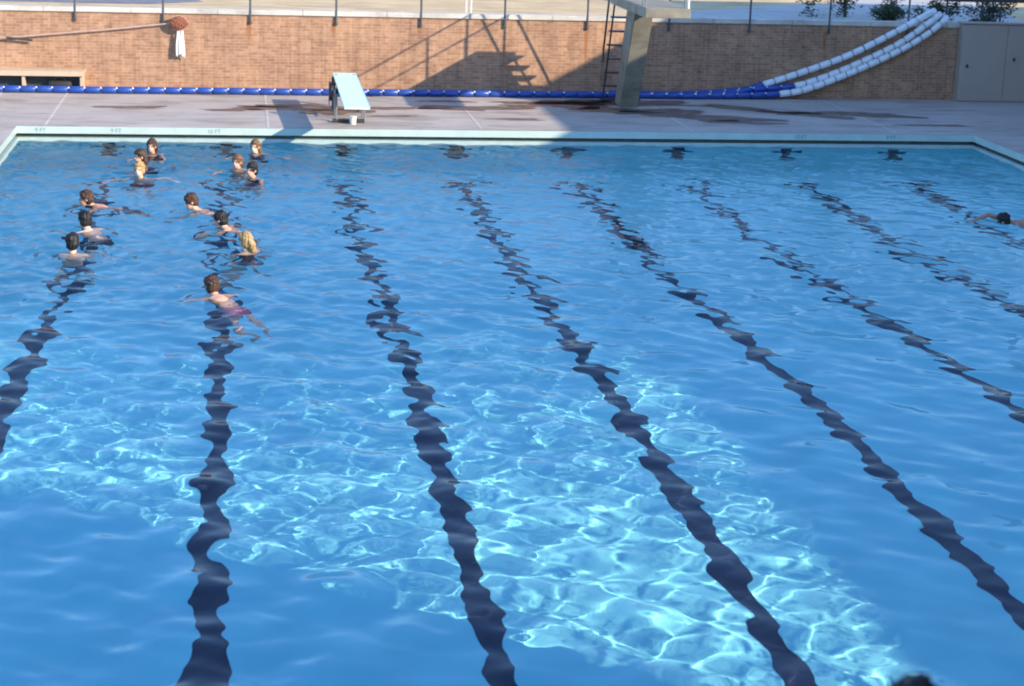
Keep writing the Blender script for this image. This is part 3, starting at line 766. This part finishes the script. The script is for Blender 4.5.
    hm = remesh(b2, .009); hm.polygons.foreach_set('use_smooth', [True]*len(hm.polygons))
    n_ = len(hm.vertices); co = np.empty(n_*3); hm.vertices.foreach_get('co', co); co = co.reshape(-1,3)
    nn = np.empty(n_*3); hm.vertices.foreach_get('normal', nn); nn = nn.reshape(-1,3)
    q_ = co-np.array(H); an_ = np.arctan2(q_[:,0], q_[:,1]); ph_ = rg.uniform(0,6)
    amp = .0035*np.sin(an_*17+ph_+8*q_[:,2])+.003*np.sin(an_*31+ph_*2+25*q_[:,2])+.004*np.sin(60*q_[:,2]+an_*5)*np.sin(an_*7+ph_)
    co = co+nn*(amp[:,None]+.005); hm.vertices.foreach_set('co', co.ravel()); hm.update()
    hair_o = obj('hair', hm, HR[hair], t)
    hips = [np.array(P['legs'][i][0]) for i in (0,1)]; kn = [np.array(P['legs'][i][1]) for i in (0,1)]
    pe, wa, ch, nk = np.array(Pe), np.array(Wa), np.array(Ch), np.array(N)
    cl = []
    if pose != 'seated':
        def trunks(co):
            o_ = np.zeros(len(co), bool)
            for h, kk in zip(hips, kn):
                d, u = seg_d(co, h, kk); o_ |= (d < .13) & (u < (.12 if female else .42))
            up_ = (co-pe)@np.array(ax); d, u = seg_d(co, pe, wa); o_ |= (d < .2) & (up_ < .06) & (up_ > -.14)
            o_ &= (np.abs(co[:,0]) < .24)
            return o_
        def onepiece(co):
            up_ = (co-pe)@np.array(ax); L_ = np.linalg.norm(nk-pe)
            tor = (np.abs(co[:,0]) < .155) & (up_ > -.10) & (up_ < L_*.80) & (seg_d(co, pe, ch)[0] < .19)
            return tor | trunks(co)
        cl.append(('swimsuit' if female else 'swim_trunks', region(me, onepiece if female else trunks, .007), SU[suit]))
    else:
        el = [np.array(P['arms'][i][1]) for i in (0,1)]; sh = [np.array(P['arms'][i][0]) for i in (0,1)]; wr = [np.array(P['arms'][i][2]) for i in (0,1)]
        an = [np.array(P['legs'][i][2]) for i in (0,1)]
        def shirt(co):
            o_ = (co[:,2] > .56) & (co[:,2] < 1.06) & (np.abs(co[:,0]) < .24) & (co[:,1] < .16)
            for a, b_ in zip(sh, el): o_ |= (seg_d(co, a, b_)[0] < .075)
            return o_
        def trou(co):
            o_ = (co[:,2] < .60) & (co[:,2] > .40) & (np.abs(co[:,0]) < .26)
            for a, b_, c_ in zip(hips, kn, an): o_ |= (seg_d(co, a, b_)[0] < .11) & (co[:,2] < .64); d_, u_ = seg_d(co, b_, c_); o_ |= (d_ < .09) & (u_ < .93)
            return o_
        cl += [('shirt', region(me, shirt, .012), SU['shirt']), ('trousers', region(me, trou, .014), SU['trousers']), ('shoes', region(me, lambda co: co[:,2] < .085, .010), SU['shoe'])]
    for nm, m2, mm in cl:
        if len(m2.polygons): obj(nm, m2, mm, t, smooth=True)
    for o in [t]+list(t.children_recursive):
        if o.type == 'MESH': o.cycles.is_caustics_receiver = True
    return t
G_ = 'swimmers in the far left part of the pool'
D = R
for a in [
 (2.77,-1.75,D(165),'tread','brown','long','fair','navy',True,'long haired swimmer facing the camera, nearest the far wall at left',(0,0)),
 (2.61,-3.05,D(120),'tread','brown','long','fair','black',True,'dark haired swimmer facing left directly above the fair blond one',(0,0)),
 (2.67,-4.51,D(160),'side_arm','blond','short','light','red',False,'pale blond swimmer just below two dark haired ones at far left',(0,0)),
 (4.46,-3.58,D(150),'tread','light_brown','short','fair','green',False,'light brown haired swimmer, leftmost of the three near the springboard',(0,0)),
 (4.81,-1.72,D(155),'side_arm','light_brown','long','light','navy',True,'light haired swimmer with one arm out, farthest of the three near the springboard',(0,0)),
 (4.73,-4.52,D(140),'tread','black','short','fair','navy',True,'black haired swimmer, closest of the three near the springboard',(0,0)),
 (1.93,-7.41,D(100),'glide','brown','short','tan','navy',False,'brown haired swimmer in left profile, farthest of the left column of three',(0,0)),
 (2.06,-9.29,D(35),'breast','black','short','light','black',False,'black haired swimmer seen from behind, middle one of the left column',(0,0)),
 (2.02,-11.07,D(5),'tread','black','short','light','navy',False,'black haired swimmer seen from behind, lowest of the left column',(0,0)),
 (3.69,-7.65,D(85),'breast','brown','short','fair','black',False,'brown haired swimmer looking down at the water in the middle group',(D(20),D(-18))),
 (4.19,-9.20,D(75),'breast','black','short','fair','green',False,'dark haired swimmer with head turned left, above the blond pony tail',(0,0)),
 (4.59,-10.94,D(40),'tread','blond','tail','light','navy',True,'swimmer with a long blond pony tail seen from behind',(0,0)),
 (4.12,-13.89,D(30),'glide','brown','short','fair','pink',False,'brown haired swimmer in pink swimwear, closest to the camera',(0,0)),
 (17.73,-8.65,D(95),'crawl','black','short','tan','black',False,'lone dark haired swimmer doing crawl at the right edge',(D(-25),D(-10))),
]:
    person(a[0], a[1], -.0, a[2], a[3], a[4], a[5], a[6], a[7], a[9], a[10], G_ if a[0] < 10 else None, a[8], 1.07)
person(6.66, -33.55, 2.146, R(0), 'seated', 'black', 'short', 'fair', 'navy', 'dark haired spectator seated on the grandstand, only the head in view', (0,0))

# ------------------------------------------------------------------ render settings
sc.render.engine = 'CYCLES'
cy = sc.cycles
cy.use_denoising = True; cy.filter_width = 1.9
cy.max_bounces = 12; cy.transmission_bounces = 10; cy.transparent_max_bounces = 16; cy.diffuse_bounces = 4; cy.glossy_bounces = 4
cy.caustics_refractive = True; cy.caustics_reflective = False
cy.sample_clamp_indirect = 20.0
cy.blur_glossy = .3
vs = sc.view_settings
vs.view_transform = 'Standard'; vs.look = 'None'; vs.gamma = 1; vs.exposure = 1.3
